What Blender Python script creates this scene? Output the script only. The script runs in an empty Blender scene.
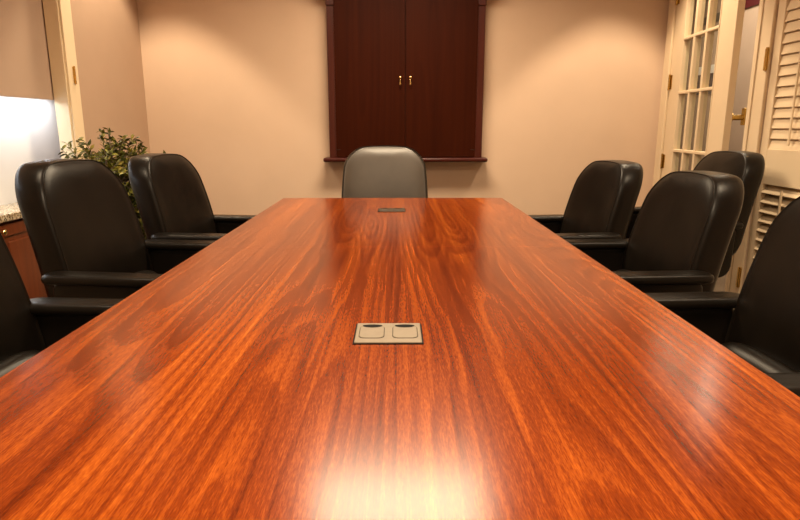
import bpy, bmesh, math, random
from mathutils import Vector, Matrix
random.seed(7)
PI = math.pi
scene = bpy.context.scene
COL = scene.collection

# ------------------------------------------------------------------ materials
def new_mat(name):
    m = bpy.data.materials.new(name); m.use_nodes = True
    nt = m.node_tree
    b = nt.nodes['Principled BSDF']
    return m, nt, b

def N(nt, t, **kw):
    n = nt.nodes.new(t)
    for k, v in kw.items(): setattr(n, k, v)
    return n

def math_node(nt, op, a, b=None, c=None):
    n = N(nt, 'ShaderNodeMath', operation=op)
    for i, v in enumerate((a, b, c)):
        if v is None: continue
        if isinstance(v, (int, float)): n.inputs[i].default_value = v
        else: nt.links.new(v, n.inputs[i])
    return n.outputs[0]

def mapping(nt, scale, coord='Object', loc=(0, 0, 0)):
    tc = N(nt, 'ShaderNodeTexCoord'); mp = N(nt, 'ShaderNodeMapping')
    nt.links.new(tc.outputs[coord], mp.inputs[0])
    mp.inputs['Scale'].default_value = scale
    mp.inputs['Location'].default_value = loc
    return mp.outputs[0]

def noise(nt, vec, scale=1.0, detail=4.0, rough=0.55):
    n = N(nt, 'ShaderNodeTexNoise')
    nt.links.new(vec, n.inputs['Vector'])
    n.inputs['Scale'].default_value = scale
    n.inputs['Detail'].default_value = detail
    n.inputs['Roughness'].default_value = rough
    return n.outputs['Fac']

def ramp(nt, fac, stops):
    r = N(nt, 'ShaderNodeValToRGB')
    el = r.color_ramp.elements
    while len(el) < len(stops): el.new(0.5)
    for e, (p, c) in zip(el, stops):
        e.position = p; e.color = (*c, 1)
    nt.links.new(fac, r.inputs[0])
    return r.outputs[0]

def bump(nt, b, height, strength=0.2, dist=0.002):
    bp = N(nt, 'ShaderNodeBump')
    bp.inputs['Strength'].default_value = strength
    bp.inputs['Distance'].default_value = dist
    nt.links.new(height, bp.inputs['Height'])
    nt.links.new(bp.outputs[0], b.inputs['Normal'])

def plain(name, c1, c2=None, scale=20, rough=0.5, metal=0.0, bstr=0.0, spec=0.5, bscale=None):
    m, nt, b = new_mat(name)
    v = mapping(nt, (1, 1, 1))
    f = noise(nt, v, scale)
    c2 = c2 or tuple(x * 0.9 for x in c1)
    nt.links.new(ramp(nt, f, [(0.3, c2), (0.7, c1)]), b.inputs['Base Color'])
    b.inputs['Roughness'].default_value = rough
    b.inputs['Metallic'].default_value = metal
    b.inputs['Specular IOR Level'].default_value = spec
    if bstr:
        bump(nt, b, noise(nt, v, bscale or scale * 8), bstr)
    return m

def wood(name, stops, axis='y', ring=70.0, leaf=0.23, rough=0.25, spec=0.5, scale=1.0, pore=0.35, streak=0.5, offs=0.0):
    """Flat-sawn veneer: rings about a slightly tilted axis cut by the board, plus pores."""
    m, nt, b = new_mat(name)
    tc = N(nt, 'ShaderNodeTexCoord'); sx = N(nt, 'ShaderNodeSeparateXYZ')
    nt.links.new(tc.outputs['Object'], sx.inputs[0])
    X, Y, Z = sx.outputs
    if axis == 'y': u, w, t = X, Y, Z
    else: u, w, t = X, Z, Y
    if axis == 'z2': u, w, t = Y, Z, X
    cb = N(nt, 'ShaderNodeCombineXYZ')
    nt.links.new(math_node(nt, 'MULTIPLY', u, scale), cb.inputs[0])
    nt.links.new(math_node(nt, 'MULTIPLY_ADD', w, scale, offs), cb.inputs[1])
    nt.links.new(math_node(nt, 'MULTIPLY', t, scale), cb.inputs[2])
    P = cb.outputs[0]
    sp = N(nt, 'ShaderNodeSeparateXYZ'); nt.links.new(P, sp.inputs[0])
    u, w = sp.outputs[0], sp.outputs[1]
    def strn(sc, detail=3, rough_=0.5, loc=(0, 0, 0)):
        mp = N(nt, 'ShaderNodeMapping'); nt.links.new(P, mp.inputs[0])
        mp.inputs['Scale'].default_value = sc; mp.inputs['Location'].default_value = loc
        return noise(nt, mp.outputs[0], 1.0, detail, rough_)
    n1 = strn((3.0, 0.9, 1), 2)
    n2 = strn((2.2, 0.45, 1), 1, loc=(5, 3, 0))
    n3 = strn((9.0, 1.6, 1), 2, loc=(1, 7, 0))
    uu = math_node(nt, 'ADD', u, math_node(nt, 'MULTIPLY', math_node(nt, 'SUBTRACT', n1, 0.5), 0.05))
    pp = math_node(nt, 'PINGPONG', math_node(nt, 'ADD', uu, 10.0 + offs * 0.13), leaf)
    ul = math_node(nt, 'SUBTRACT', pp, leaf * 0.3)
    v = math_node(nt, 'ADD', math_node(nt, 'MULTIPLY', math_node(nt, 'SUBTRACT', n2, 0.5), 0.55),
                  math_node(nt, 'MULTIPLY', math_node(nt, 'SUBTRACT', n3, 0.5), 0.05))
    R = math_node(nt, 'SQRT', math_node(nt, 'ADD', math_node(nt, 'MULTIPLY', ul, ul),
                                        math_node(nt, 'MULTIPLY', v, v)))
    ph = math_node(nt, 'MULTIPLY', R, ring)
    saw = math_node(nt, 'FRACT', ph)
    band = math_node(nt, 'POWER', saw, 1.6)
    band = math_node(nt, 'MULTIPLY', band, math_node(nt, 'SUBTRACT', 1.0, math_node(nt, 'POWER', saw, 9.0)))
    st = strn((120, 1.3, 1), 5, 0.75, loc=(2, 2, 0))
    st2 = strn((16, 0.42, 1), 3, 0.6, loc=(8, 1, 0))
    po = strn((520, 60, 1), 2, 0.7)
    f = math_node(nt, 'MULTIPLY', band, 0.25)
    f = math_node(nt, 'SUBTRACT', 0.60, f)
    f = math_node(nt, 'ADD', f, math_node(nt, 'MULTIPLY', math_node(nt, 'SUBTRACT', st, 0.5), streak))
    f = math_node(nt, 'ADD', f, math_node(nt, 'MULTIPLY', math_node(nt, 'SUBTRACT', st2, 0.5), streak * 1.2))
    f = math_node(nt, 'ADD', f, math_node(nt, 'MULTIPLY', math_node(nt, 'SUBTRACT', po, 0.5), pore))
    nt.links.new(ramp(nt, f, stops), b.inputs['Base Color'])
    b.inputs['Roughness'].default_value = rough
    b.inputs['Specular IOR Level'].default_value = spec
    bump(nt, b, po, 0.06, 0.0006)
    return m

M = {}
M['table'] = wood('cherry_veneer', [(0.0, (0.038, 0.005, 0.001)), (0.3, (0.098, 0.0142, 0.0020)),
                                    (0.52, (0.175, 0.0285, 0.0035)), (0.74, (0.31, 0.067, 0.0075)), (0.96, (0.48, 0.135, 0.016))],
                  ring=52, leaf=0.17, rough=0.2, spec=0.36, streak=0.62, pore=0.6)
M['mahogany'] = wood('mahogany_veneer', [(0.0, (0.018, 0.0026, 0.0006)), (0.5, (0.031, 0.0050, 0.0010)), (1.0, (0.047, 0.008, 0.0016))],
                     axis='z', ring=24, leaf=0.3, rough=0.5, streak=0.5, pore=0.3, spec=0.06)
M['mahogany_edge'] = wood('mahogany_solid', [(0.0, (0.024, 0.0022, 0.001)), (0.5, (0.045, 0.0042, 0.0018)), (1.0, (0.07, 0.008, 0.003))],
                          axis='z', ring=20, leaf=0.3, rough=0.3, streak=0.4, pore=0.3)
M['cherry_cabinet'] = wood('cherry_cabinet_wood', [(0.0, (0.06, 0.012, 0.004)), (0.5, (0.14, 0.03, 0.008)), (1.0, (0.22, 0.055, 0.015))],
                           axis='z2', ring=22, leaf=0.2, rough=0.35, streak=0.4, pore=0.3)
# painted plaster
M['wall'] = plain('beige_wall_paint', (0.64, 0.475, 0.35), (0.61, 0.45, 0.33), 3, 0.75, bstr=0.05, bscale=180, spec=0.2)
M['wall_left'] = plain('shaded_beige_wall_paint', (0.50, 0.355, 0.255), (0.475, 0.335, 0.24), 3, 0.75, bstr=0.05, bscale=180, spec=0.2)  # room beige darkened: the left wall's weaker light is put into the colour
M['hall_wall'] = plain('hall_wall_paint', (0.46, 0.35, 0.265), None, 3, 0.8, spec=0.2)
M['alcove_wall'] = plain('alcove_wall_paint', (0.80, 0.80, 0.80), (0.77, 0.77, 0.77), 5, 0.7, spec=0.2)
M['ceiling'] = plain('ceiling_paint', (0.72, 0.66, 0.58), None, 6, 0.9, bstr=0.1, bscale=120, spec=0.1)
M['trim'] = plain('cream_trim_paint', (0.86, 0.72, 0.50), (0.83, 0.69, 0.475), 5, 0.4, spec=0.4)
M['trim_right'] = plain('dimmed_cream_trim_paint', (0.72, 0.575, 0.395), (0.69, 0.55, 0.375), 5, 0.4, spec=0.3)  # same cream trim, darkened in its colour to offset the strong right-side light
M['carpet'] = plain('brown_carpet', (0.20, 0.145, 0.10), (0.11, 0.08, 0.055), 160, 0.95, bstr=0.6, bscale=400, spec=0.05)
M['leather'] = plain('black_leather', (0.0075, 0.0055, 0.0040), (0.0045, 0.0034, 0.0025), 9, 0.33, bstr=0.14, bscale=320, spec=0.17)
M['leather_lit'] = plain('lit_black_leather', (0.052, 0.039, 0.027), (0.036, 0.027, 0.019), 7, 0.42, bstr=0.15, bscale=300, spec=0.55)  # black leather with reflected light painted into the colour
M['plastic'] = plain('black_plastic', (0.012, 0.011, 0.010), None, 30, 0.45)
M['brass'] = plain('brass', (0.62, 0.42, 0.13), (0.5, 0.33, 0.09), 40, 0.25, 1.0)
M['gold'] = plain('polished_brass', (0.95, 0.72, 0.32), None, 40, 0.15, 1.0)
M['steel'] = plain('dark_metal', (0.05, 0.05, 0.05), None, 40, 0.35, 1.0)
M['grommet'] = plain('beige_grey_plastic', (0.22, 0.178, 0.128), (0.19, 0.155, 0.11), 60, 0.45, spec=0.4)
M['dark_plate'] = plain('dark_grey_plastic', (0.05, 0.035, 0.022), None, 30, 0.4)
M['black'] = plain('black_recess', (0.004, 0.004, 0.004), None, 30, 0.7, spec=0.1)
M['soil'] = plain('potting_soil', (0.05, 0.03, 0.02), (0.02, 0.013, 0.01), 60, 0.95, bstr=0.8)
M['pot'] = plain('brown_pot_glaze', (0.10, 0.05, 0.03), None, 10, 0.4)
M['bark'] = plain('ficus_bark', (0.22, 0.15, 0.09), (0.12, 0.08, 0.05), 60, 0.8, bstr=0.5)
M['red'] = plain('dark_red_panel', (0.075, 0.004, 0.005), None, 20, 0.5)
M['navy'] = plain('dark_blue_grey_panel', (0.045, 0.05, 0.065), (0.02, 0.022, 0.03), 30, 0.4)
M['white'] = plain('white_finish', (0.9, 0.9, 0.88), None, 10, 0.5)
M['grey'] = plain('grey_panel', (0.10, 0.09, 0.07), None, 10, 0.5)

def granite():
    m, nt, b = new_mat('speckled_granite')
    v = mapping(nt, (1, 1, 1))
    vo = N(nt, 'ShaderNodeTexVoronoi'); vo.inputs['Scale'].default_value = 130
    nt.links.new(v, vo.inputs['Vector'])
    sh = N(nt, 'ShaderNodeSeparateColor'); nt.links.new(vo.outputs['Color'], sh.inputs[0])
    nt.links.new(ramp(nt, sh.outputs[0], [(0.0, (0.05, 0.035, 0.02)), (0.3, (0.28, 0.2, 0.11)), (0.6, (0.45, 0.35, 0.22)), (1.0, (0.62, 0.55, 0.42))]),
                 b.inputs['Base Color'])
    b.inputs['Roughness'].default_value = 0.2
    return m
M['granite'] = granite()
M['taupe'] = plain('taupe_cabinet_paint', (0.50, 0.37, 0.285), (0.48, 0.355, 0.27), 4, 0.6, spec=0.2)

def leaf_mat():
    m, nt, b = new_mat('ficus_leaf')
    v = mapping(nt, (1, 1, 1))
    f = noise(nt, v, 26, 2)
    nt.links.new(ramp(nt, f, [(0.28, (0.016, 0.020, 0.003)), (0.45, (0.066, 0.070, 0.008)), (0.58, (0.17, 0.155, 0.018)), (0.72, (0.36, 0.27, 0.05))]),
                 b.inputs['Base Color'])
    b.inputs['Roughness'].default_value = 0.5
    b.inputs['Specular IOR Level'].default_value = 0.25
    return m
M['leaf'] = leaf_mat()

def glass():
    m = bpy.data.materials.new('clear_glass'); m.use_nodes = True
    nt = m.node_tree; nt.nodes.clear()
    out = N(nt, 'ShaderNodeOutputMaterial'); mx = N(nt, 'ShaderNodeMixShader')
    tr = N(nt, 'ShaderNodeBsdfTransparent'); gl = N(nt, 'ShaderNodeBsdfGlossy')
    gl.inputs['Roughness'].default_value = 0.03
    tr.inputs[0].default_value = (0.93, 0.95, 0.93, 1)
    fr = N(nt, 'ShaderNodeFresnel'); fr.inputs[0].default_value = 1.45
    ge = N(nt, 'ShaderNodeNewGeometry')
    nt.links.new(math_node(nt, 'MULTIPLY', fr.outputs[0], math_node(nt, 'SUBTRACT', 1.0, ge.outputs['Backfacing'])), mx.inputs[0]); nt.links.new(tr.outputs[0], mx.inputs[1])
    nt.links.new(gl.outputs[0], mx.inputs[2]); nt.links.new(mx.outputs[0], out.inputs[0])
    return m
M['glass'] = glass()

def emit(name, col, s):
    m, nt, b = new_mat(name)
    b.inputs['Base Color'].default_value = (0.9, 0.85, 0.75, 1)
    b.inputs['Emission Color'].default_value = (*col, 1)
    b.inputs['Emission Strength'].default_value = s
    return m
WARM = (1.0, 0.785, 0.53)
M['diffuser'] = emit('light_diffuser', WARM, 2.0)
M['cool_diffuser'] = emit('strip_light_diffuser', (0.85, 0.93, 1.0), 4.0)

# ------------------------------------------------------------------ geometry helpers
def link(name, bm, mat, parent=None, smooth=False, loc=None):
    me = bpy.data.meshes.new(name)
    bmesh.ops.recalc_face_normals(bm, faces=bm.faces)
    bm.to_mesh(me); bm.free()
    me.materials.append(mat)
    if smooth:
        me.polygons.foreach_set('use_smooth', [True] * len(me.polygons))
        if smooth == 'angle': me.set_sharp_from_angle(angle=math.radians(40))
    o = bpy.data.objects.new(name, me); COL.objects.link(o)
    if parent: o.parent = parent
    if loc: o.location = loc
    return o

def thing(name, label, cat, loc=(0, 0, 0), rz=0, group=None):
    o = bpy.data.objects.new(name, None); COL.objects.link(o)
    o.location = loc; o.rotation_euler = (0, 0, rz); o.empty_display_size = 0.1
    o['label'] = label; o['category'] = cat
    if group: o['group'] = group
    return o

def struct_empty(name, label, cat, loc=(0, 0, 0), rz=0):
    o = thing(name, label, cat, loc, rz); o['kind'] = 'structure'
    return o

def struct(name, bm, mat, label, cat, smooth=False):
    o = link(name, bm, mat, smooth=smooth)
    o['kind'] = 'structure'; o['label'] = label; o['category'] = cat
    return o

def box(bm, x0, x1, y0, y1, z0, z1, bev=0.0, seg=2, mtx=None):
    r = bmesh.ops.create_cube(bm, size=1.0)
    vs = r['verts']
    for v in vs:
        v.co = Vector(((x0 + x1) / 2 + v.co.x * (x1 - x0), (y0 + y1) / 2 + v.co.y * (y1 - y0), (z0 + z1) / 2 + v.co.z * (z1 - z0)))
    if bev:
        es = list({e for v in vs for e in v.link_edges})
        rb = bmesh.ops.bevel(bm, geom=es, offset=bev, segments=seg, affect='EDGES', profile=0.5)
        vs = list({v for f in rb['faces'] for v in f.verts} | {v for v in vs if v.is_valid})
    if mtx is not None:
        for v in vs: v.co = mtx @ v.co
    return vs

def bx(*a, **k):
    bm = bmesh.new(); box(bm, *a, **k); return bm

def boxes(lst):
    bm = bmesh.new()
    for b in lst: box(bm, *b)
    return bm

def tube(bm, pts, radii, n=10, closed=False, cap=True):
    rings = []
    L = len(pts)
    pts = [Vector(p) for p in pts]
    if isinstance(radii, (int, float)): radii = [radii] * L
    up0 = None
    for i, p in enumerate(pts):
        a = pts[(i - 1) % L] if (closed or i > 0) else p
        c = pts[(i + 1) % L] if (closed or i < L - 1) else p
        d = (c - a).normalized()
        if up0 is None:
            up0 = Vector((0, 0, 1)) if abs(d.z) < 0.9 else Vector((1, 0, 0))
        s = d.cross(up0).normalized(); up0 = s.cross(d).normalized()
        rings.append([bm.verts.new(p + (s * math.cos(2 * PI * k / n) + up0 * math.sin(2 * PI * k / n)) * radii[i]) for k in range(n)])
    rng = range(L) if closed else range(L - 1)
    for i in rng:
        A, B = rings[i], rings[(i + 1) % L]
        for k in range(n):
            bm.faces.new((A[k], A[(k + 1) % n], B[(k + 1) % n], B[k]))
    if cap and not closed:
        bm.faces.new(rings[0][::-1]); bm.faces.new(rings[-1])

def lathe(bm, prof, center=(0, 0, 0), n=20, mtx=None):
    rings = []
    c = Vector(center)
    vs = []
    for r, z in prof:
        ring = [bm.verts.new(c + Vector((r * math.cos(2 * PI * k / n), r * math.sin(2 * PI * k / n), z))) for k in range(n)]
        rings.append(ring); vs += ring
    for A, B in zip(rings, rings[1:]):
        for k in range(n):
            bm.faces.new((A[k], A[(k + 1) % n], B[(k + 1) % n], B[k]))
    bm.faces.new(rings[0][::-1]); bm.faces.new(rings[-1])
    if mtx is not None:
        for v in vs: v.co = mtx @ v.co

def rounded_poly(corners, n=72):
    """corners: (x, y, r) counter-clockwise; resampled to n even points"""
    pts = []
    L = len(corners)
    for i, (x, y, r) in enumerate(corners):
        p = Vector((x, y)); a = Vector(corners[i - 1][:2]); c = Vector(corners[(i + 1) % L][:2])
        d1 = (a - p).normalized(); d2 = (c - p).normalized()
        ang = d1.angle(d2); t = r / math.tan(ang / 2)
        bis = (d1 + d2).normalized(); cen = p + bis * (r / math.sin(ang / 2))
        s = p + d1 * t - cen; e = p + d2 * t - cen
        a0 = math.atan2(s.y, s.x); a1 = math.atan2(e.y, e.x)
        da = (a1 - a0 + PI) % (2 * PI) - PI
        for k in range(17):
            q = a0 + da * k / 16
            pts.append(cen + Vector((math.cos(q), math.sin(q))) * r)
    L = len(pts); seg = [(pts[(i + 1) % L] - pts[i]).length for i in range(L)]
    tot = sum(seg); out = []; i = 0; acc = 0
    for k in range(n):
        t = tot * k / n
        while acc + seg[i] < t: acc += seg[i]; i += 1
        out.append(pts[i].lerp(pts[(i + 1) % L], (t - acc) / max(seg[i], 1e-9)))
    return out

def loft(bm, layers, fn=lambda v: v):
    """layers: list of equal-length lists of Vectors; first and last are capped to their centre"""
    rings = [[bm.verts.new(fn(p)) for p in ly] for ly in layers]
    n = len(rings[0])
    for A, B in zip(rings, rings[1:]):
        for k in range(n):
            bm.faces.new((A[k], A[(k + 1) % n], B[(k + 1) % n], B[k]))
    for R, src in ((rings[0], layers[0]), (rings[-1], layers[-1])):
        c = sum(src, Vector()) / n
        cv = bm.verts.new(fn(c))
        for k in range(n):
            bm.faces.new((cv, R[k], R[(k + 1) % n]))

def copy_tree(o, parent=None):
    c = o.copy(); COL.objects.link(c)
    if parent: c.parent = parent
    for ch in list(o.children): copy_tree(ch, c)
    return c

# ------------------------------------------------------------------ room shell
XL, XR, YB, YF, ZC = -1.89, 2.01, 4.70, -1.90, 2.70
HX = 3.40           # far wall of the hallway beyond the glazed door
AX = -2.15          # back wall of the coffee alcove
struct('floor', bx(AX - .2, HX + .2, YF - .1, 9.1, -0.1, 0.0), M['carpet'], 'brown carpeted floor under the conference table and chairs', 'floor')
struct('ceiling', bx(AX - .2, HX + .2, YF - .1, 9.1, ZC, ZC + 0.1), M['ceiling'], 'plain ceiling above the conference room', 'ceiling')
struct('wall_back', bx(AX - .2, XR + .1, YB, YB + .1, 0, ZC), M['wall'], 'beige far wall carrying the dark wooden cabinet', 'wall')
struct('wall_front', bx(AX - .2, HX + .1, YF - .1, YF, 0, ZC), M['wall'], 'beige wall behind the near end of the table', 'wall')
OP0, OP1 = 1.75, 3.595    # alcove opening along y
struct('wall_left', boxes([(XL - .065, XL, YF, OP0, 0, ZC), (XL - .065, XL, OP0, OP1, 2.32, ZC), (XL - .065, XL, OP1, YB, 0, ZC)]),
       M['wall_left'], 'beige left wall beside the leafy plant', 'wall')
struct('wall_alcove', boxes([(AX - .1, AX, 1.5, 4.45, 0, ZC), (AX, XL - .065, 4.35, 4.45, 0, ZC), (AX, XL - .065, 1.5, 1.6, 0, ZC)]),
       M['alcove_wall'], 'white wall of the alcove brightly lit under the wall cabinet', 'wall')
# alcove casing
bm = bmesh.new()
box(bm, XL, XL + .016, OP1, OP1 + .115, 0, 2.44, 0.003)
box(bm, XL - .075, XL + .004, OP1 - .012, OP1 + .002, 0, 2.32, 0.002)
t1 = struct('trim_1', bm, M['trim'], 'tall cream casing at the far side of the alcove opening', 'door casing')
bm = bmesh.new(); box(bm, XL + .014, XL + .021, OP1 + .052, OP1 + .072, 1.40, 1.49, 0.001)
tube(bm, [(XL + .022, OP1 + .062, 1.395), (XL + .022, OP1 + .062, 1.495)], 0.006, 8)
link('hinge', bm, M['brass'], t1)
bm = bmesh.new()
box(bm, XL, XL + .016, OP0 - .1, OP0, 0, 2.42, 0.003); box(bm, XL, XL + .016, OP0 - .1, OP1 + .115, 2.32, 2.44, 0.003)
struct('trim_2', bm, M['trim'], 'cream casing over the top and near side of the alcove opening', 'door casing')

# right wall with two openings
D0, D1 = 3.485, 4.565    # glazed door opening
C0, C1 = 2.35, 3.355     # closet opening
DH = 2.34
struct('wall_right', boxes([(XR, XR + .1, YF, C0, 0, ZC), (XR, XR + .1, C0, C1, DH, ZC), (XR, XR + .1, C1, D0, 0, ZC),
                            (XR, XR + .1, D0, D1, DH, ZC), (XR, XR + .1, D1, YB, 0, ZC)]), M['wall'], 'beige right wall with the two doors', 'wall')
struct('wall_hall', boxes([(HX, HX + .1, YF, 9, 0, ZC), (XR, HX + .1, 9, 9.1, 0, ZC), (XR, XR + .1, YB + .1, 9, 0, ZC), (XR + .6, HX, 2.05, 2.1, 0, ZC)]), M['hall_wall'], 'hallway wall seen through the glazed door', 'wall')
struct('wall_closet', boxes([(XR + .55, XR + .6, C0 - .15, 3.50, 0, ZC), (XR + .1, XR + .55, 3.46, 3.50, 0, ZC), (XR + .1, XR + .55, C0 - .15, C0 - .1, 0, ZC)]), M['hall_wall'],
       'closet walls behind the louvred doors', 'wall')
bm = bmesh.new()
for (a, b_) in ((D1, D1 + .095), (C1, D0), (C0 - .1, C0)):
    box(bm, XR - .018, XR, a, b_, 0, DH + .1, 0.004)
box(bm, XR - .018, XR, C0 - .1, D1 + .095, DH, DH + .1, 0.004)
box(bm, XR - .026, XR - .018, C1 + .095, D0, 0, DH + .1, 0.003)
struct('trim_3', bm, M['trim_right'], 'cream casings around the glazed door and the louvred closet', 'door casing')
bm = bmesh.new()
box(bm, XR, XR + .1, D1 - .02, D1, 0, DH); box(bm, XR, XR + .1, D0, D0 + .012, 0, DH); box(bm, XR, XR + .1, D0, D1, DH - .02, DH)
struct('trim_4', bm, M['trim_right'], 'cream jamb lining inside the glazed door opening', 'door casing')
# baseboards
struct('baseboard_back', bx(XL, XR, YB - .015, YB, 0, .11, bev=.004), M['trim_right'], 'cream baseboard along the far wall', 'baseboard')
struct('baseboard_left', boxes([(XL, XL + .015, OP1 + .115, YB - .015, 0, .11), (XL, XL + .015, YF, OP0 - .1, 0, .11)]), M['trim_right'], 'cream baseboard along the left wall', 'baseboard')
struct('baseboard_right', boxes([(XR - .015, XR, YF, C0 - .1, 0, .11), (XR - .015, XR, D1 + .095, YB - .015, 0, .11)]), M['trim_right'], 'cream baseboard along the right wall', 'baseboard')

# ---- glazed door, standing slightly ajar into the room
LW, LT = 0.905, 0.042
ang = math.asin(0.055 / LW)
d1 = struct_empty('door_1', 'cream glazed door with a grid of small panes, slightly ajar', 'door', (XR - .004, D1 - .022, 0), 0)
# local frame: leaf runs along -y from the hinge, room face at x=0, hall face at x=LT
d1.rotation_euler = (0, 0, -ang)
gy0, gy1 = 0.165, LW - 0.20      # glass from hinge stile to lock stile (distance from hinge)
gz0, gz1, rows = 0.21, 2.185, 5
lz0, lz1 = 0.012, DH - .03
bm = bmesh.new()
box(bm, 0, LT, -gy0, 0, lz0, lz1, .003); box(bm, 0, LT, -LW, -gy1, lz0, lz1, .003)
box(bm, 0, LT, -gy1, -gy0, lz0, gz0, .003); box(bm, 0, LT, -gy1, -gy0, gz1, lz1, .003)
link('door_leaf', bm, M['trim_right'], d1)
bm = bmesh.new()
mw = 0.020
zs = [0.595, 0.985, 1.385, 1.745]
for z in zs: box(bm, -.004, LT + .004, -gy1, -gy0, z - mw / 2, z + mw / 2, .004)
for k in (1, 2):
    y = gy0 + (gy1 - gy0) * k / 3
    box(bm, -.003, LT + .003, -y - mw * .7, -y + mw * .7, gz0, gz1, .004)
for (a, b_) in ((gy0, gy0 + .012), (gy1 - .012, gy1)): box(bm, -.003, LT + .003, -b_, -a, gz0, gz1, .003)
link('muntin', bm, M['trim_right'], d1)
link('pane', bx(LT / 2 - .002, LT / 2 + .002, -gy1, -gy0, gz0, gz1), M['glass'], d1)
for z in (0.28, 0.90, 1.468, 2.05):
    bm = bmesh.new()
    tube(bm, [(-.010, -.002, z - .055), (-.010, -.002, z + .055)], .0075, 10)
    box(bm, -.004, .002, -.03, .018, z - .05, z + .05)
    link('hinge', bm, M['brass'], d1)
bm = bmesh.new()
hy = -(LW - .025); hz = 1.205
tube(bm, [(LT, hy, hz), (LT + .006, hy, hz)], .026, 16)
tube(bm, [(LT + .006, hy, hz), (LT + .075, hy, hz)], .016, 12)
box(bm, LT + .068, LT + .084, hy - .022, hy + .018, hz - .045, hz + .055, .005)
link('handle', bm, M['brass'], d1)

# ---- louvred closet doors
def louvred(name, ya, yb, label, hinge_side):
    d = struct_empty(name, label, 'door', (XR, yb, 0))
    W = yb - ya; st = 0.062
    bm = bmesh.new()
    X0, X1 = 0.002, 0.032
    box(bm, X0, X1, -st, 0, .012, DH - .012, .003); box(bm, X0, X1, -W, -W + st, .012, DH - .012, .003)
    panels = [(0.16, 0.845), (1.035, 2.22)]
    box(bm, X0, X1, -W + st, -st, .012, panels[0][0], .003)
    box(bm, X0, X1, -W + st, -st, panels[0][1], panels[1][0], .003)
    box(bm, X0, X1, -W + st, -st, panels[1][1], DH - .012, .003)
    link('door_frame', bm, M['trim_right'], d)
    for pi, (z0, z1) in enumerate(panels):
        bm = bmesh.new()
        pitch = 0.053
        n = int(round((z1 - z0) / pitch)); p = (z1 - z0) / n
        tilt = math.radians(74 if pi else 48)
        for i in range(n):
            zc = z0 + p * (i + .5)
            m = Matrix.Translation((0.018, 0, zc)) @ Matrix.Rotation(-tilt, 4, 'Y')
            box(bm, -.0295, .0295, -W + st, -st, -.0035, .0035, .003, 2, mtx=m)
        link('louvre_slats', bm, M['trim_right'], d)
        bm = bmesh.new(); box(bm, -.013, -.004, -W / 2 - .006, -W / 2 + .006, z0 + .02, z1 - .02, .002)
        link('tilt_rod', bm, M['trim_right'], d)
    if hinge_side is not None:
        for z in (0.3, 1.505, 2.1):
            bm = bmesh.new()
            box(bm, -.022, -.018, -.004, .03, z - .055, z + .055)
            tube(bm, [(-.024, .006, z - .06), (-.024, .006, z + .06)], .008, 10)
            link('hinge', bm, M['brass'], d)
    return d
louvred('door_2', (C0 + C1) / 2 + .001, C1 - .003, 'cream louvred closet door leaf hinged beside the glazed door', 1)
louvred('door_3', C0 + .003, (C0 + C1) / 2 - .001, 'cream louvred closet door leaf nearer the camera', None)

# ---- hallway beyond the glass
w1 = struct_empty('hall_panel_1', 'dark blue panel with white top strip in the hallway, seen through the door panes', 'window', (HX, 0, 0))  # blue and white slabs for a patch whose nature is unknown
w1.location = (HX, 0, 0)
link('pane', bx(-.012, -.002, 6.60, 7.06, 1.50, 1.715), M['navy'], w1)
link('white_strip', bx(-.02, 0, 6.58, 7.08, 1.715, 1.80), M['white'], w1)
w2 = struct('hall_panel_2', bx(HX - .012, HX, 6.62, 7.03, 2.24, 2.32), M['grey'], 'small grey panel high on the hallway wall behind the door glass', 'window')  # grey slab for another patch of unknown nature
rp = link('wall_plaque', bx(HX - .02, HX, 5.86, 6.22, 2.27, 2.60), M['red'])
rp['label'] = 'dark red plaque in the hallway at the top edge, past the glazed door'; rp['category'] = 'plaque'

# ------------------------------------------------------------------ conference table
TX0, TX1, TY0, TY1, TZ = -0.664, 0.628, 0.50, 3.548, 0.74
SEAM = 2.062
tb = thing('conference_table', 'long cherry wood conference table in the middle of the room', 'table', ((TX0 + TX1) / 2, (TY0 + TY1) / 2, 0))
ox, oy = tb.location.x, tb.location.y
GR = [(-0.0155, 1.156), (-0.0215, 3.003)]
def tabletop(y0, y1):
    bm = bmesh.new()
    box(bm, TX0 - ox, TX1 - ox, y0 - oy, y1 - oy, TZ - .036, TZ, .0007, 1)
    return link('tabletop', bm, M['table'], tb)
tabletop(TY0, SEAM - .0002); tabletop(SEAM + .0002, TY1)
for y in (1.25, 2.85):
    ped = link('pedestal', boxes([(-.24, .24, y - oy - .17, y - oy + .17, .06, .70)]), M['mahogany'], tb)
    link('plinth', bx(-.28, .28, y - oy - .21, y - oy + .21, 0, .06, bev=.01), M['mahogany'], ped)
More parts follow.
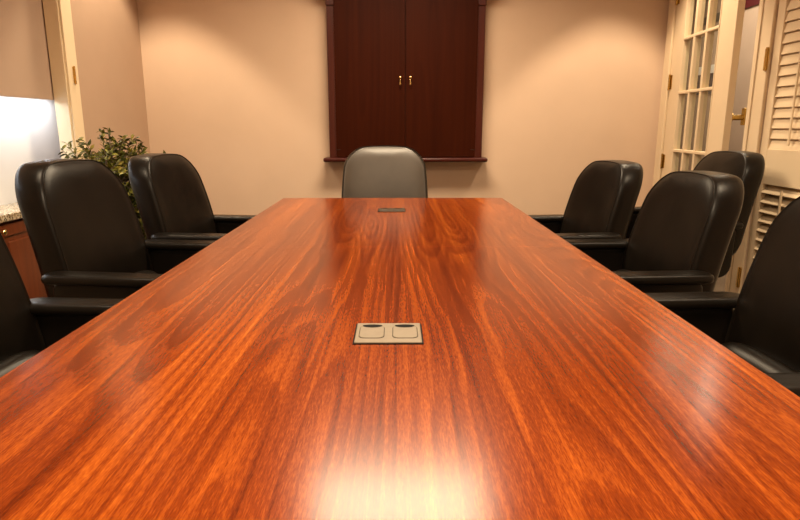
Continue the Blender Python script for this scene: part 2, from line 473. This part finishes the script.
# power boxes let into the top
def power_box(x, y, label, mat):
    t = thing('power_grommet', label, 'power grommet', (x, y, TZ), 0, 'power grommets in the tabletop')
    w, d = .132, .116
    link('rim', bx(-w / 2 - .003, w / 2 + .003, -d / 2 - .003, d / 2 + .003, 0.0003, .0012), M['black'], t)
    bm = bmesh.new()
    # cover plate with two rounded lids drawn by a groove
    box(bm, -w / 2, w / 2, -d / 2, d / 2, .001, .0042, .0015, 2)
    link('cover_plate', bm, mat, t)
    for s in (-1, 1):
        cx = s * .0335
        pl = rounded_poly([(cx - .0255, -.037, .013), (cx + .0255, -.037, .013), (cx + .0255, .040, .017), (cx - .0255, .040, .017)], 48)
        bm = bmesh.new()
        loft(bm, [[Vector((p.x, p.y, .0041)) for p in pl], [Vector((p.x, p.y, .0045)) for p in pl]])
        link('lid_groove', bm, M['black'], t)
        bm = bmesh.new()
        ins = [Vector((cx + (p.x - cx) * .955, .0015 + (p.y - .0015) * .965)) for p in pl]
        ins2 = [Vector((cx + (p.x - cx) * .93, .0015 + (p.y - .0015) * .945)) for p in pl]
        loft(bm, [[Vector((p.x, p.y, .0043)) for p in ins], [Vector((p.x, p.y, .0050)) for p in ins], [Vector((p.x, p.y, .0055)) for p in ins2]])
        lid = link('lid', bm, mat, t)
        bm = bmesh.new()
        # finger hole: a crescent at the far side of the lid
        pts = []
        for k in range(17):
            a = PI * k / 16
            pts.append(Vector((cx + .0205 * math.cos(a), .0365 + .007 * math.sin(a))))
        for k in range(1, 16):
            a = PI + PI * k / 16
            pts.append(Vector((cx + .0205 * math.cos(a), .0365 + .012 * math.sin(a))))
        loft(bm, [[Vector((p.x, p.y, .0050)) for p in pts], [Vector((p.x, p.y, .0058)) for p in pts]])
        link('finger_hole', bm, M['black'], lid)
    return t
power_box(*GR[0], 'beige power grommet with two lids in the near half of the tabletop', M['grommet'])
power_box(*GR[1], 'dark power grommet near the far end of the tabletop', M['dark_plate'])

# ------------------------------------------------------------------ chairs
def make_chair(label):
    t = thing('office_chair', label, 'chair', group='leather chairs around the table')
    BX = -0.215
    z0, z1 = 0.47, 1.005
    base = rounded_poly([(-.268, z0, .09), (.268, z0, .09), (.240, z1, .125), (-.240, z1, .125)], 96)
    cz = (z0 + z1) / 2
    hw, hh = .268, (z1 - z0) / 2
    def prof(p):
        y, z = p
        s = (z - z0) / (z1 - z0)
        y *= 1 + .05 * math.sin(PI * min(max(s, 0), 1) * .9)
        z += .020 * max(0, s - .5) * 2 * (1 - min(1, (y / .25) ** 2))
        return y, z
    def ring(x, inset):
        out = []
        for p in base:
            y, z = prof(p)
            y *= (hw - inset) / hw
            k = .30 if z > cz else 1.0
            z = cz + (z - cz) * (hh - inset * k) / hh
            out.append(Vector((x, y, z)))
        return out
    def bend(v):
        h = v.z - .62
        x = BX + v.x - math.tan(math.radians(10)) * h - .22 * max(0, h) ** 2 + .30 * v.y ** 2
        return Vector((x, v.y, v.z))
    bm = bmesh.new()
    loft(bm, [ring(-.128, .20), ring(-.126, .12), ring(-.120, .06), ring(-.110, .028), ring(-.096, .010), ring(-.078, .002), ring(-.05, .0), ring(-.022, .002),
              ring(-.006, .0065), ring(.001, .011), ring(.003, .015), ring(.0015, .018), ring(.002, .022), ring(.007, .036), ring(.013, .060), ring(.020, .105), ring(.025, .16), ring(.027, .215)], bend)
    back = link('backrest', bm, M['leather'], t, smooth=True)
    bm = bmesh.new()
    tube(bm, [bend(v) for v in ring(.0020, .0140)], .0016, 6, closed=True)
    link('piping', bm, M['leather'], back, smooth=True)
    # seat cushion
    sb = rounded_poly([(-.24, -.235, .07), (.26, -.235, .10), (.26, .235, .10), (-.24, .235, .07)], 72)
    def sr(z, ins):
        return [Vector((.01 + (p.x - .01) * (.25 - ins) / .25, p.y * (.235 - ins) / .235, z)) for p in sb]
    bm = bmesh.new()
    loft(bm, [sr(.405, .10), sr(.40, .03), sr(.405, .01), sr(.42, 0), sr(.46, 0), sr(.485, .006), sr(.505, .02), sr(.512, .030), sr(.508, .034), sr(.516, .05), sr(.528, .10), sr(.534, .17)])
    link('seat', bm, M['leather'], t, smooth=True)
    bm = bmesh.new()
    def roll(k):
        y = -.205 + .41 * k / 16
        return (-.165 + .30 * y * y, y, .548)
    tube(bm, [roll(k) for k in range(17)], [.02, .036, .043, .046] + [.047] * 9 + [.046, .043, .036, .02], 20)
    link('lumbar_roll', bm, M['leather'], t, smooth=True)
    # armrests
    for s in (-1, 1):
        y = s * .288
        bm = bmesh.new()
        ap = rounded_poly([(-.215, .40, .06), (.205, .40, .10), (.225, .662, .03), (-.225, .662, .03)], 64)
        loft(bm, [[Vector(((p.x) * k, y + dy, .5275 + (p.y - .5275) * k)) for p in ap] for dy, k in
                  ((-.026, .80), (-.026, .95), (-.020, .985), (-.010, 1), (.010, 1), (.020, .985), (.026, .95), (.026, .80))])
        arm = link('armrest', bm, M['leather'], t, smooth=True)
        bm = bmesh.new()
        pp = rounded_poly([(-.255, y - .047, .035), (.235, y - .043, .040), (.235, y + .043, .040), (-.255, y + .047, .035)], 64)
        cx, cy = -.01, y
        def pr_(z, ins):
            return [Vector((cx + (p.x - cx) * (.245 - ins) / .245, cy + (p.y - cy) * (.046 - ins) / .046, z - .12 * max(0, p.x - .06) ** 2)) for p in pp]
        loft(bm, [pr_(.655, .02), pr_(.655, .010), pr_(.658, .003), pr_(.664, 0), pr_(.672, 0), pr_(.679, .003), pr_(.683, .008), pr_(.685, .015), pr_(.686, .03)])
        link('arm_pad', bm, M['leather'], arm, smooth=True)
    # base
    bm = bmesh.new(); lathe(bm, [(.024, .13), (.024, .34), (.05, .345), (.12, .37), (.12, .402)], n=18)
    link('column', bm, M['steel'], t, smooth='angle')
    bm = bmesh.new(); lathe(bm, [(.045, .085), (.05, .10), (.045, .135), (.03, .14)], n=18)
    hub = link('base_hub', bm, M['plastic'], t, smooth='angle')
    for k in range(5):
        a = 2 * PI * k / 5 + .3
        c, s_ = math.cos(a), math.sin(a)
        bm = bmesh.new()
        tube(bm, [(.03 * c, .03 * s_, .11), (.17 * c, .17 * s_, .10), (.29 * c, .29 * s_, .08)], [.026, .022, .016], 8)
        link('base_leg', bm, M['plastic'], hub, smooth='angle')
        bm = bmesh.new()
        mtx = Matrix.Translation((.29 * c, .29 * s_, .0285)) @ Matrix.Rotation(a + .6, 4, 'Z') @ Matrix.Rotation(PI / 2, 4, 'X')
        lathe(bm, [(.018, -.022), (.027, -.018), (.0285, -.008), (.022, -.004), (.022, .004), (.0285, .008), (.027, .018), (.018, .022)], n=14, mtx=mtx)
        tube(bm, [(.29 * c, .29 * s_, .03), (.29 * c, .29 * s_, .085)], .007, 8)
        link('caster', bm, M['plastic'], hub, smooth='angle')
    return t

R = math.radians
spots = [(-0.072, 3.60, R(-90), 'black leather chair at the far end of the table below the cabinet'),
         (-0.80, 2.91, R(-7), 'black leather chair at the left edge of the table in front of the plant'),
         (-0.86, 2.17, R(-7), 'black leather chair at the middle of the table on its left side'),
         (-0.795, 1.29, R(-4), 'black leather chair cut off by the left edge of the picture'),
         (0.715, 2.90, R(180 + 7), 'black leather chair at the far right side of the table nearest the far wall'),
         (0.765, 2.18, R(180 + 3), 'black leather chair at the middle of the table on its right side'),
         (0.755, 1.34, R(180 + 3), 'black leather chair cut off by the right edge of the picture'),
         (1.47, 3.25, R(180 + 2), 'black leather chair standing by the louvred door away from the table')]
chair0 = None
for i, (x, y, rz, lab) in enumerate(spots):
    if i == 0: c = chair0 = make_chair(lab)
    else:
        c = copy_tree(chair0); c['label'] = lab
    c.location = (x, y, 0); c.rotation_euler = (0, 0, rz)
    if i == 2:
        for ch in c.children:
            if ch.name.startswith('backrest'): ch.scale = (1, .965, 1.02); ch.location.z = -.47 * .02
    if x > 0.6 and x < 1:      # the backs on the right side sit a little lower
        for ch in c.children:
            if ch.name.startswith('backrest'): k = .985 if y < 1.5 else .94; ch.scale = (1, .955, k); ch.location.z = .47 * (1 - k)

# light reflected on the end chair's backrest front, painted in as paler leather
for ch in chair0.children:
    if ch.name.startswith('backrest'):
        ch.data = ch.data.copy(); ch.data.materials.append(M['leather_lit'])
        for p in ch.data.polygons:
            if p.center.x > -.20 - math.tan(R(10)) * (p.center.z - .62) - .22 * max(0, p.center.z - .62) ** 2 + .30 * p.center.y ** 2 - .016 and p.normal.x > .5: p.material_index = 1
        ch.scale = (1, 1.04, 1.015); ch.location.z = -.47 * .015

# ------------------------------------------------------------------ wall cabinet (presentation board)
CX0, CX1 = -0.497, 0.646     # carcass
CZ0, CZ1 = 0.926, 2.09
CY = 4.585                   # door face
cab = thing('wall_cabinet', 'dark mahogany two door board cabinet hanging on the far wall', 'cabinet', ((CX0 + CX1) / 2, YB, CZ0))
cxo = (CX0 + CX1) / 2
def L(x0, x1, y0, y1, z0, z1): return (x0 - cxo, x1 - cxo, y0 - YB, y1 - YB, z0 - CZ0, z1 - CZ0)
link('carcass', boxes([L(CX0, CX0 + .05, CY, YB, CZ0, CZ1), L(CX1 - .05, CX1, CY, YB, CZ0, CZ1), L(CX0, CX1, CY, YB, CZ1 - .02, CZ1),
                       L(CX0 + .05, CX1 - .05, CY + .03, YB, CZ0, CZ1)]), M['mahogany_edge'], cab)
GAP = 0.070
for (a, b_, s) in ((CX0 + .051, GAP - .0018, -1), (GAP + .0018, CX1 - .051, 1)):
    bm = bmesh.new(); box(bm, *L(a, b_, CY - .004, CY + .022, CZ0 + .004, CZ1 - .024), .002)
    dr = link('door', bm, M['mahogany'], cab)
    kx = GAP + s * .037
    bm = bmesh.new()
    kz = 1.503
    tube(bm, [(kx - cxo, CY - .004 - YB, kz - CZ0), (kx - cxo, CY - .024 - YB, kz - CZ0)], [.006, .006], 10)
    lathe(bm, [(.003, -.012), (.010, -.009), (.012, 0), (.010, .009), (.003, .012)], (kx - cxo, CY - .030 - YB, kz - CZ0), 12)
    lathe(bm, [(.002, .028), (.0030, .022), (.0048, .010), (.0075, -.006), (.006, -.013), (.002, -.017)], (kx - cxo, CY - .032 - YB, kz - CZ0 - .040), 12)
    link('pull', bm, M['gold'], dr, smooth=True)
    bm = bmesh.new(); hx = a if s < 0 else b_
    box(bm, *L(hx - .002 - (.03 if s > 0 else 0), hx + .002 + (.03 if s < 0 else 0), CY - .0055, CY - .003, CZ0 + .055, CZ0 + .060))
    link('hinge_leaf', bm, M['steel'], dr)
# ledge with rounded nose
bm = bmesh.new(); box(bm, *L(CX0 - .045, CX1 + .040, CY - .055, YB, CZ0 - .033, CZ0 - .001), .012, 4)
link('ledge', bm, M['mahogany_edge'], cab, smooth='angle')
bm = bmesh.new()
box(bm, *L(CX0 - .035, CX1 + .035, CY - .05, YB, CZ1, CZ1 + .03), .006, 2)
box(bm, *L(CX0 - .06, CX1 + .06, CY - .085, YB, CZ1 + .03, CZ1 + .075), .012, 3)
link('crown', bm, M['mahogany_edge'], cab, smooth='angle')
bm = bmesh.new()
for a, b_ in ((CX0 - .004, CX0 + .052), (CX1 - .052, CX1 + .004)):
    bm = bmesh.new(); box(bm, *L(a, b_, CY - .012, CY + .01, 2.00, CZ1), .003)
    link('corner_block', bm, M['mahogany_edge'], cab)

# ------------------------------------------------------------------ alcove fittings
CT = 0.735
ct = link('countertop', bx(AX + .002, XL - .008, OP0 + .02, OP1 - .02, CT - .038, CT, bev=.006, seg=3), M['granite'])
ct['label'] = 'speckled granite countertop in the alcove behind the left chairs'; ct['category'] = 'countertop'
def base_cabinet(y0, y1, label):
    t = thing('base_cabinet', label, 'cabinet', (XL - .03, (y0 + y1) / 2, 0), 0, 'cherry base cabinets in the alcove')
    W = (y1 - y0) / 2
    zt = CT - .040
    bm = boxes([(AX - XL + .034, -.022, -W + .001, W - .001, .08, zt)])
    link('carcass', bm, M['cherry_cabinet'], t)
    link('toe_kick', bx(AX - XL + .034, -.07, -W + .001, W - .001, 0, .08), M['black'], t)
    for s in (-1, 1):
        a, b_ = (-W + .004, -.002) if s < 0 else (.002, W - .004)
        d0, d1_ = .09, zt - .012
        bm = bmesh.new(); r = .062
        box(bm, -.021, 0, a, a + r, d0, d1_, .003); box(bm, -.021, 0, b_ - r, b_, d0, d1_, .003)
        box(bm, -.021, 0, a + r, b_ - r, d0, d0 + r, .003); box(bm, -.021, 0, a + r, b_ - r, d1_ - r, d1_, .003)
        box(bm, -.02, -.010, a + r - .002, b_ - r + .002, d0 + r - .002, d1_ - r + .002)
        box(bm, -.018, -.002, a + r + .028, b_ - r - .028, d0 + r + .028, d1_ - r - .028, .007)
        dd = link('door', bm, M['cherry_cabinet'], t)
        bm = bmesh.new()
        ky = s * .032
        mtx = Matrix.Translation((0, ky, d1_ - .032)) @ Matrix.Rotation(PI / 2, 4, 'Y')
        lathe(bm, [(.010, 0), (.007, .004), (.006, .014), (.013, .018), (.016, .024), (.013, .031), (.005, .033)], n=14, mtx=mtx)
        link('knob', bm, M['gold'], dd, smooth=True)
base_cabinet(OP0 + .03, 2.36, 'cherry base cabinet with brass knobs under the near end of the granite counter')
base_cabinet(2.365, 3.33, 'cherry base cabinet with two brass knobs just below the granite counter, seen between chairs')
uc = thing('upper_cabinet', 'plain taupe wall cabinet above the lit alcove wall', 'cabinet', (-1.972, 2.67, 1.308))
link('carcass', boxes([(AX + 1.974, -.016, -.88, 1.25, .02, .95), (-.03, -.016, -.88, 1.25, 0, .02)]), M['taupe'], uc)
link('door', bx(-.016, 0, -.88, 1.25, -.006, .95, bev=.001), M['taupe'], uc)

# ------------------------------------------------------------------ potted ficus
PX, PY = -1.585, 3.36
pl = thing('potted_plant', 'small leaved green ficus between the left chairs and the alcove casing', 'plant', (PX, PY, 0))
bm = bmesh.new(); lathe(bm, [(.11, 0), (.12, .01), (.15, .22), (.165, .25), (.165, .28), (.15, .28), (.145, .25)], n=28)
link('pot', bm, M['pot'], pl, smooth='angle')
bm = bmesh.new(); lathe(bm, [(.05, .24), (.146, .245), (.146, .255), (.02, .265)], n=24)
link('soil', bm, M['soil'], pl)
bm = bmesh.new(); lb = bmesh.new()
rnd = random.Random(11)
def leaf(p, d, ln):
    d = d.normalized()
    s = d.cross(Vector((rnd.uniform(-1, 1), rnd.uniform(-1, 1), rnd.uniform(.3, 1.2)))).normalized()
    u = s.cross(d)
    w = ln * .21
    prof = [(0, 0), (.25, .8), (.5, 1), (.75, .65), (1, 0)]
    Lf, Rt, Md = [], [], []
    for t, k in prof:
        c = p + d * (t * ln) - u * (ln * .22 * t * t)
        Md.append(lb.verts.new(c))
        if 0 < t < 1:
            Lf.append(lb.verts.new(c + s * w * k + u * w * .25)); Rt.append(lb.verts.new(c - s * w * k + u * w * .25))
    for side in (Lf, Rt):
        lb.faces.new((Md[0], Md[1], side[0]))
        lb.faces.new((Md[1], Md[2], side[1], side[0])); lb.faces.new((Md[2], Md[3], side[2], side[1]))
        lb.faces.new((Md[3], Md[4], side[2]))
def ok(p):   # stay clear of wall and chair
    return p.x + PX > XL + .03 and not (p.x + PX > -1.28 and p.z < 1.02 and p.y + PY < 3.24)
for tr in range(3):
    b0 = Vector((.03 * math.cos(tr * 2.1), .03 * math.sin(tr * 2.1), .25))
    tip = Vector((.10 * math.cos(tr * 2.1 + .5), .08 * math.sin(tr * 2.1 + .5), .82))
    mid = b0.lerp(tip, .5) + Vector((rnd.uniform(-.03, .03), rnd.uniform(-.03, .03), 0))
    tube(bm, [b0, mid, tip], [.013, .011, .006], 8)
def twig(a, b, r=.0035):
    m_ = a.lerp(b, .5) + Vector((rnd.uniform(-.02, .02), rnd.uniform(-.02, .02), .025))
    if not ok(b): return
    tube(bm, [a, m_, b], [r, r * .8, r * .4], 5)
    n = int((b - a).length / .013) + 3
    for k in range(n):
        t = .2 + .8 * k / (n - 1)
        p = a.lerp(m_, t * 2) if t < .5 else m_.lerp(b, t * 2 - 1)
        d = (b - a).normalized() * .7 + Vector((rnd.uniform(-1, 1), rnd.uniform(-1, 1), rnd.uniform(-.8, .5)))
        ln = rnd.uniform(.028, .048)
        if ok(p + d.normalized() * ln): leaf(p, d, ln)
for k in range(260):
    z = rnd.uniform(.42, .92)
    a = Vector((rnd.uniform(-.12, .14), rnd.uniform(-.07, .07), z))
    th = rnd.uniform(0, 2 * PI)
    rad = rnd.uniform(.08, .25) * (1.0 if z > .6 else .85)
    b = Vector((math.cos(th) * rad * 1.0, math.sin(th) * rad * .75, min(1.115, z + rnd.uniform(-.06, .22))))
    twig(a, b)
for k in range(70):      # lower growth between the two far left chairs
    z = rnd.uniform(.40, .85)
    twig(Vector((.05, -.02, z)), Vector((rnd.uniform(.10, .30), rnd.uniform(-.10, .16), z + rnd.uniform(-.05, .2))))
# the tall sprig and the spreading ones that show over the chair
for (dx, dy, z) in ((.04, .0, 1.145), (.02, -.03, 1.13), (-.26, .02, 1.06), (-.25, -.05, 1.03), (-.20, .04, 1.08), (.14, .02, 1.085), (.17, .05, 1.10), (.21, .04, 1.06), (.24, .05, 1.03), (.10, .04, 1.06), (-.12, .0, 1.07)):
    twig(Vector((dx * .3, dy * .3, .82)), Vector((dx * .8 - .02, dy, z)))
link('stem', bm, M['bark'], pl, smooth=True)
link('foliage', lb, M['leaf'], pl, smooth=True)

# ------------------------------------------------------------------ lights
def area(name, loc, sx, sy, power, col, rot=(0, 0, 0), spread=180):
    l = bpy.data.lights.new(name, 'AREA'); l.shape = 'RECTANGLE'; l.size = sx; l.size_y = sy
    l.energy = power; l.color = col; l.spread = math.radians(spread)
    o = bpy.data.objects.new(name, l); COL.objects.link(o); o.location = loc; o.rotation_euler = rot
    return o
def panel(x, y, sx, sy, power, label):
    t = thing('ceiling_light', label, 'ceiling light', (x, y, ZC), 0, 'ceiling light panels')
    link('frame', boxes([(-sx / 2 - .03, sx / 2 + .03, -sy / 2 - .03, -sy / 2, -.03, 0), (-sx / 2 - .03, sx / 2 + .03, sy / 2, sy / 2 + .03, -.03, 0),
                         (-sx / 2 - .03, -sx / 2, -sy / 2, sy / 2, -.03, 0), (sx / 2, sx / 2 + .03, -sy / 2, sy / 2, -.03, 0)]), M['white'], t)
    link('diffuser', bx(-sx / 2, sx / 2, -sy / 2, sy / 2, -.02, -.01), M['diffuser'], t)
    area('panel_lamp', (x, y, ZC - .032), sx, sy, power, WARM, spread=150)
panel(0.02, 3.36, 1.08, 0.58, 56, 'warm ceiling light panel above the far end of the table')
panel(0.02, 0.7, 1.08, 0.58, 44, 'warm ceiling light panel above the near end of the table')
panel(0.02, -1.2, 1.08, 0.58, 50, 'unseen warm fill panel added behind the near end of the table')  # added fill light that brightens the front of the end chair
def downlight(x, y, power, label, half=42):
    t = thing('downlight', label, 'ceiling light', (x, y, ZC), 0, 'recessed downlights')
    bm = bmesh.new()
    lathe(bm, [(.055, -.001), (.058, -.008), (.085, -.006), (.09, -.001)], n=24)
    link('trim_ring', bm, M['white'], t, smooth='angle')
    bm = bmesh.new(); lathe(bm, [(.05, -.0075), (.05, -.0095)], n=24)
    link('lens', bm, M['diffuser'], t)
    l = bpy.data.lights.new('downlight_lamp', 'SPOT'); l.energy = power; l.color = WARM
    l.spot_size = math.radians(half * 2); l.spot_blend = 0.22; l.shadow_soft_size = 0.09
    o = bpy.data.objects.new('downlight_lamp', l); COL.objects.link(o); o.location = (x, y, ZC - .06)
downlight(1.58, 4.04, 85, 'recessed downlight in the ceiling near the far right corner')
downlight(-1.66, 4.04, 85, 'recessed downlight in the ceiling near the far left corner')
downlight(1.58, 2.0, 60, 'recessed downlight in the ceiling over the right row of chairs')
downlight(-1.45, 2.0, 60, 'recessed downlight in the ceiling over the left row of chairs')
area('alcove_lamp', (-2.06, 2.85, 1.325), .05, 2.0, 6.5, (0.90, 0.95, 1.0))
area('hall_lamp', (2.75, 5.2, ZC - .05), .6, 2.4, 45, (1.0, 0.84, 0.62))

w = bpy.data.worlds.new('World'); scene.world = w; w.use_nodes = True
w.node_tree.nodes['Background'].inputs[0].default_value = (1.0, 0.8, 0.6, 1)
w.node_tree.nodes['Background'].inputs[1].default_value = 0.05

# ------------------------------------------------------------------ camera
F = 600.0
pitch = math.atan(133 / F); yaw = math.atan(4 / F / math.cos(pitch))
cd = bpy.data.cameras.new('camera'); cam = bpy.data.objects.new('camera', cd); COL.objects.link(cam)
cd.sensor_width = 36; cd.lens = 36 * F / 800; cd.clip_start = 0.02
cam.location = (0, 0, 1.15); cam.rotation_euler = (PI / 2 - pitch, 0, -yaw)
cd.dof.use_dof = False
scene.camera = cam
scene.view_settings.view_transform = 'Standard'
scene.view_settings.look = 'None'
scene.view_settings.exposure = 0.27
scene.cycles.use_denoising = True
scene.cycles.max_bounces = 8
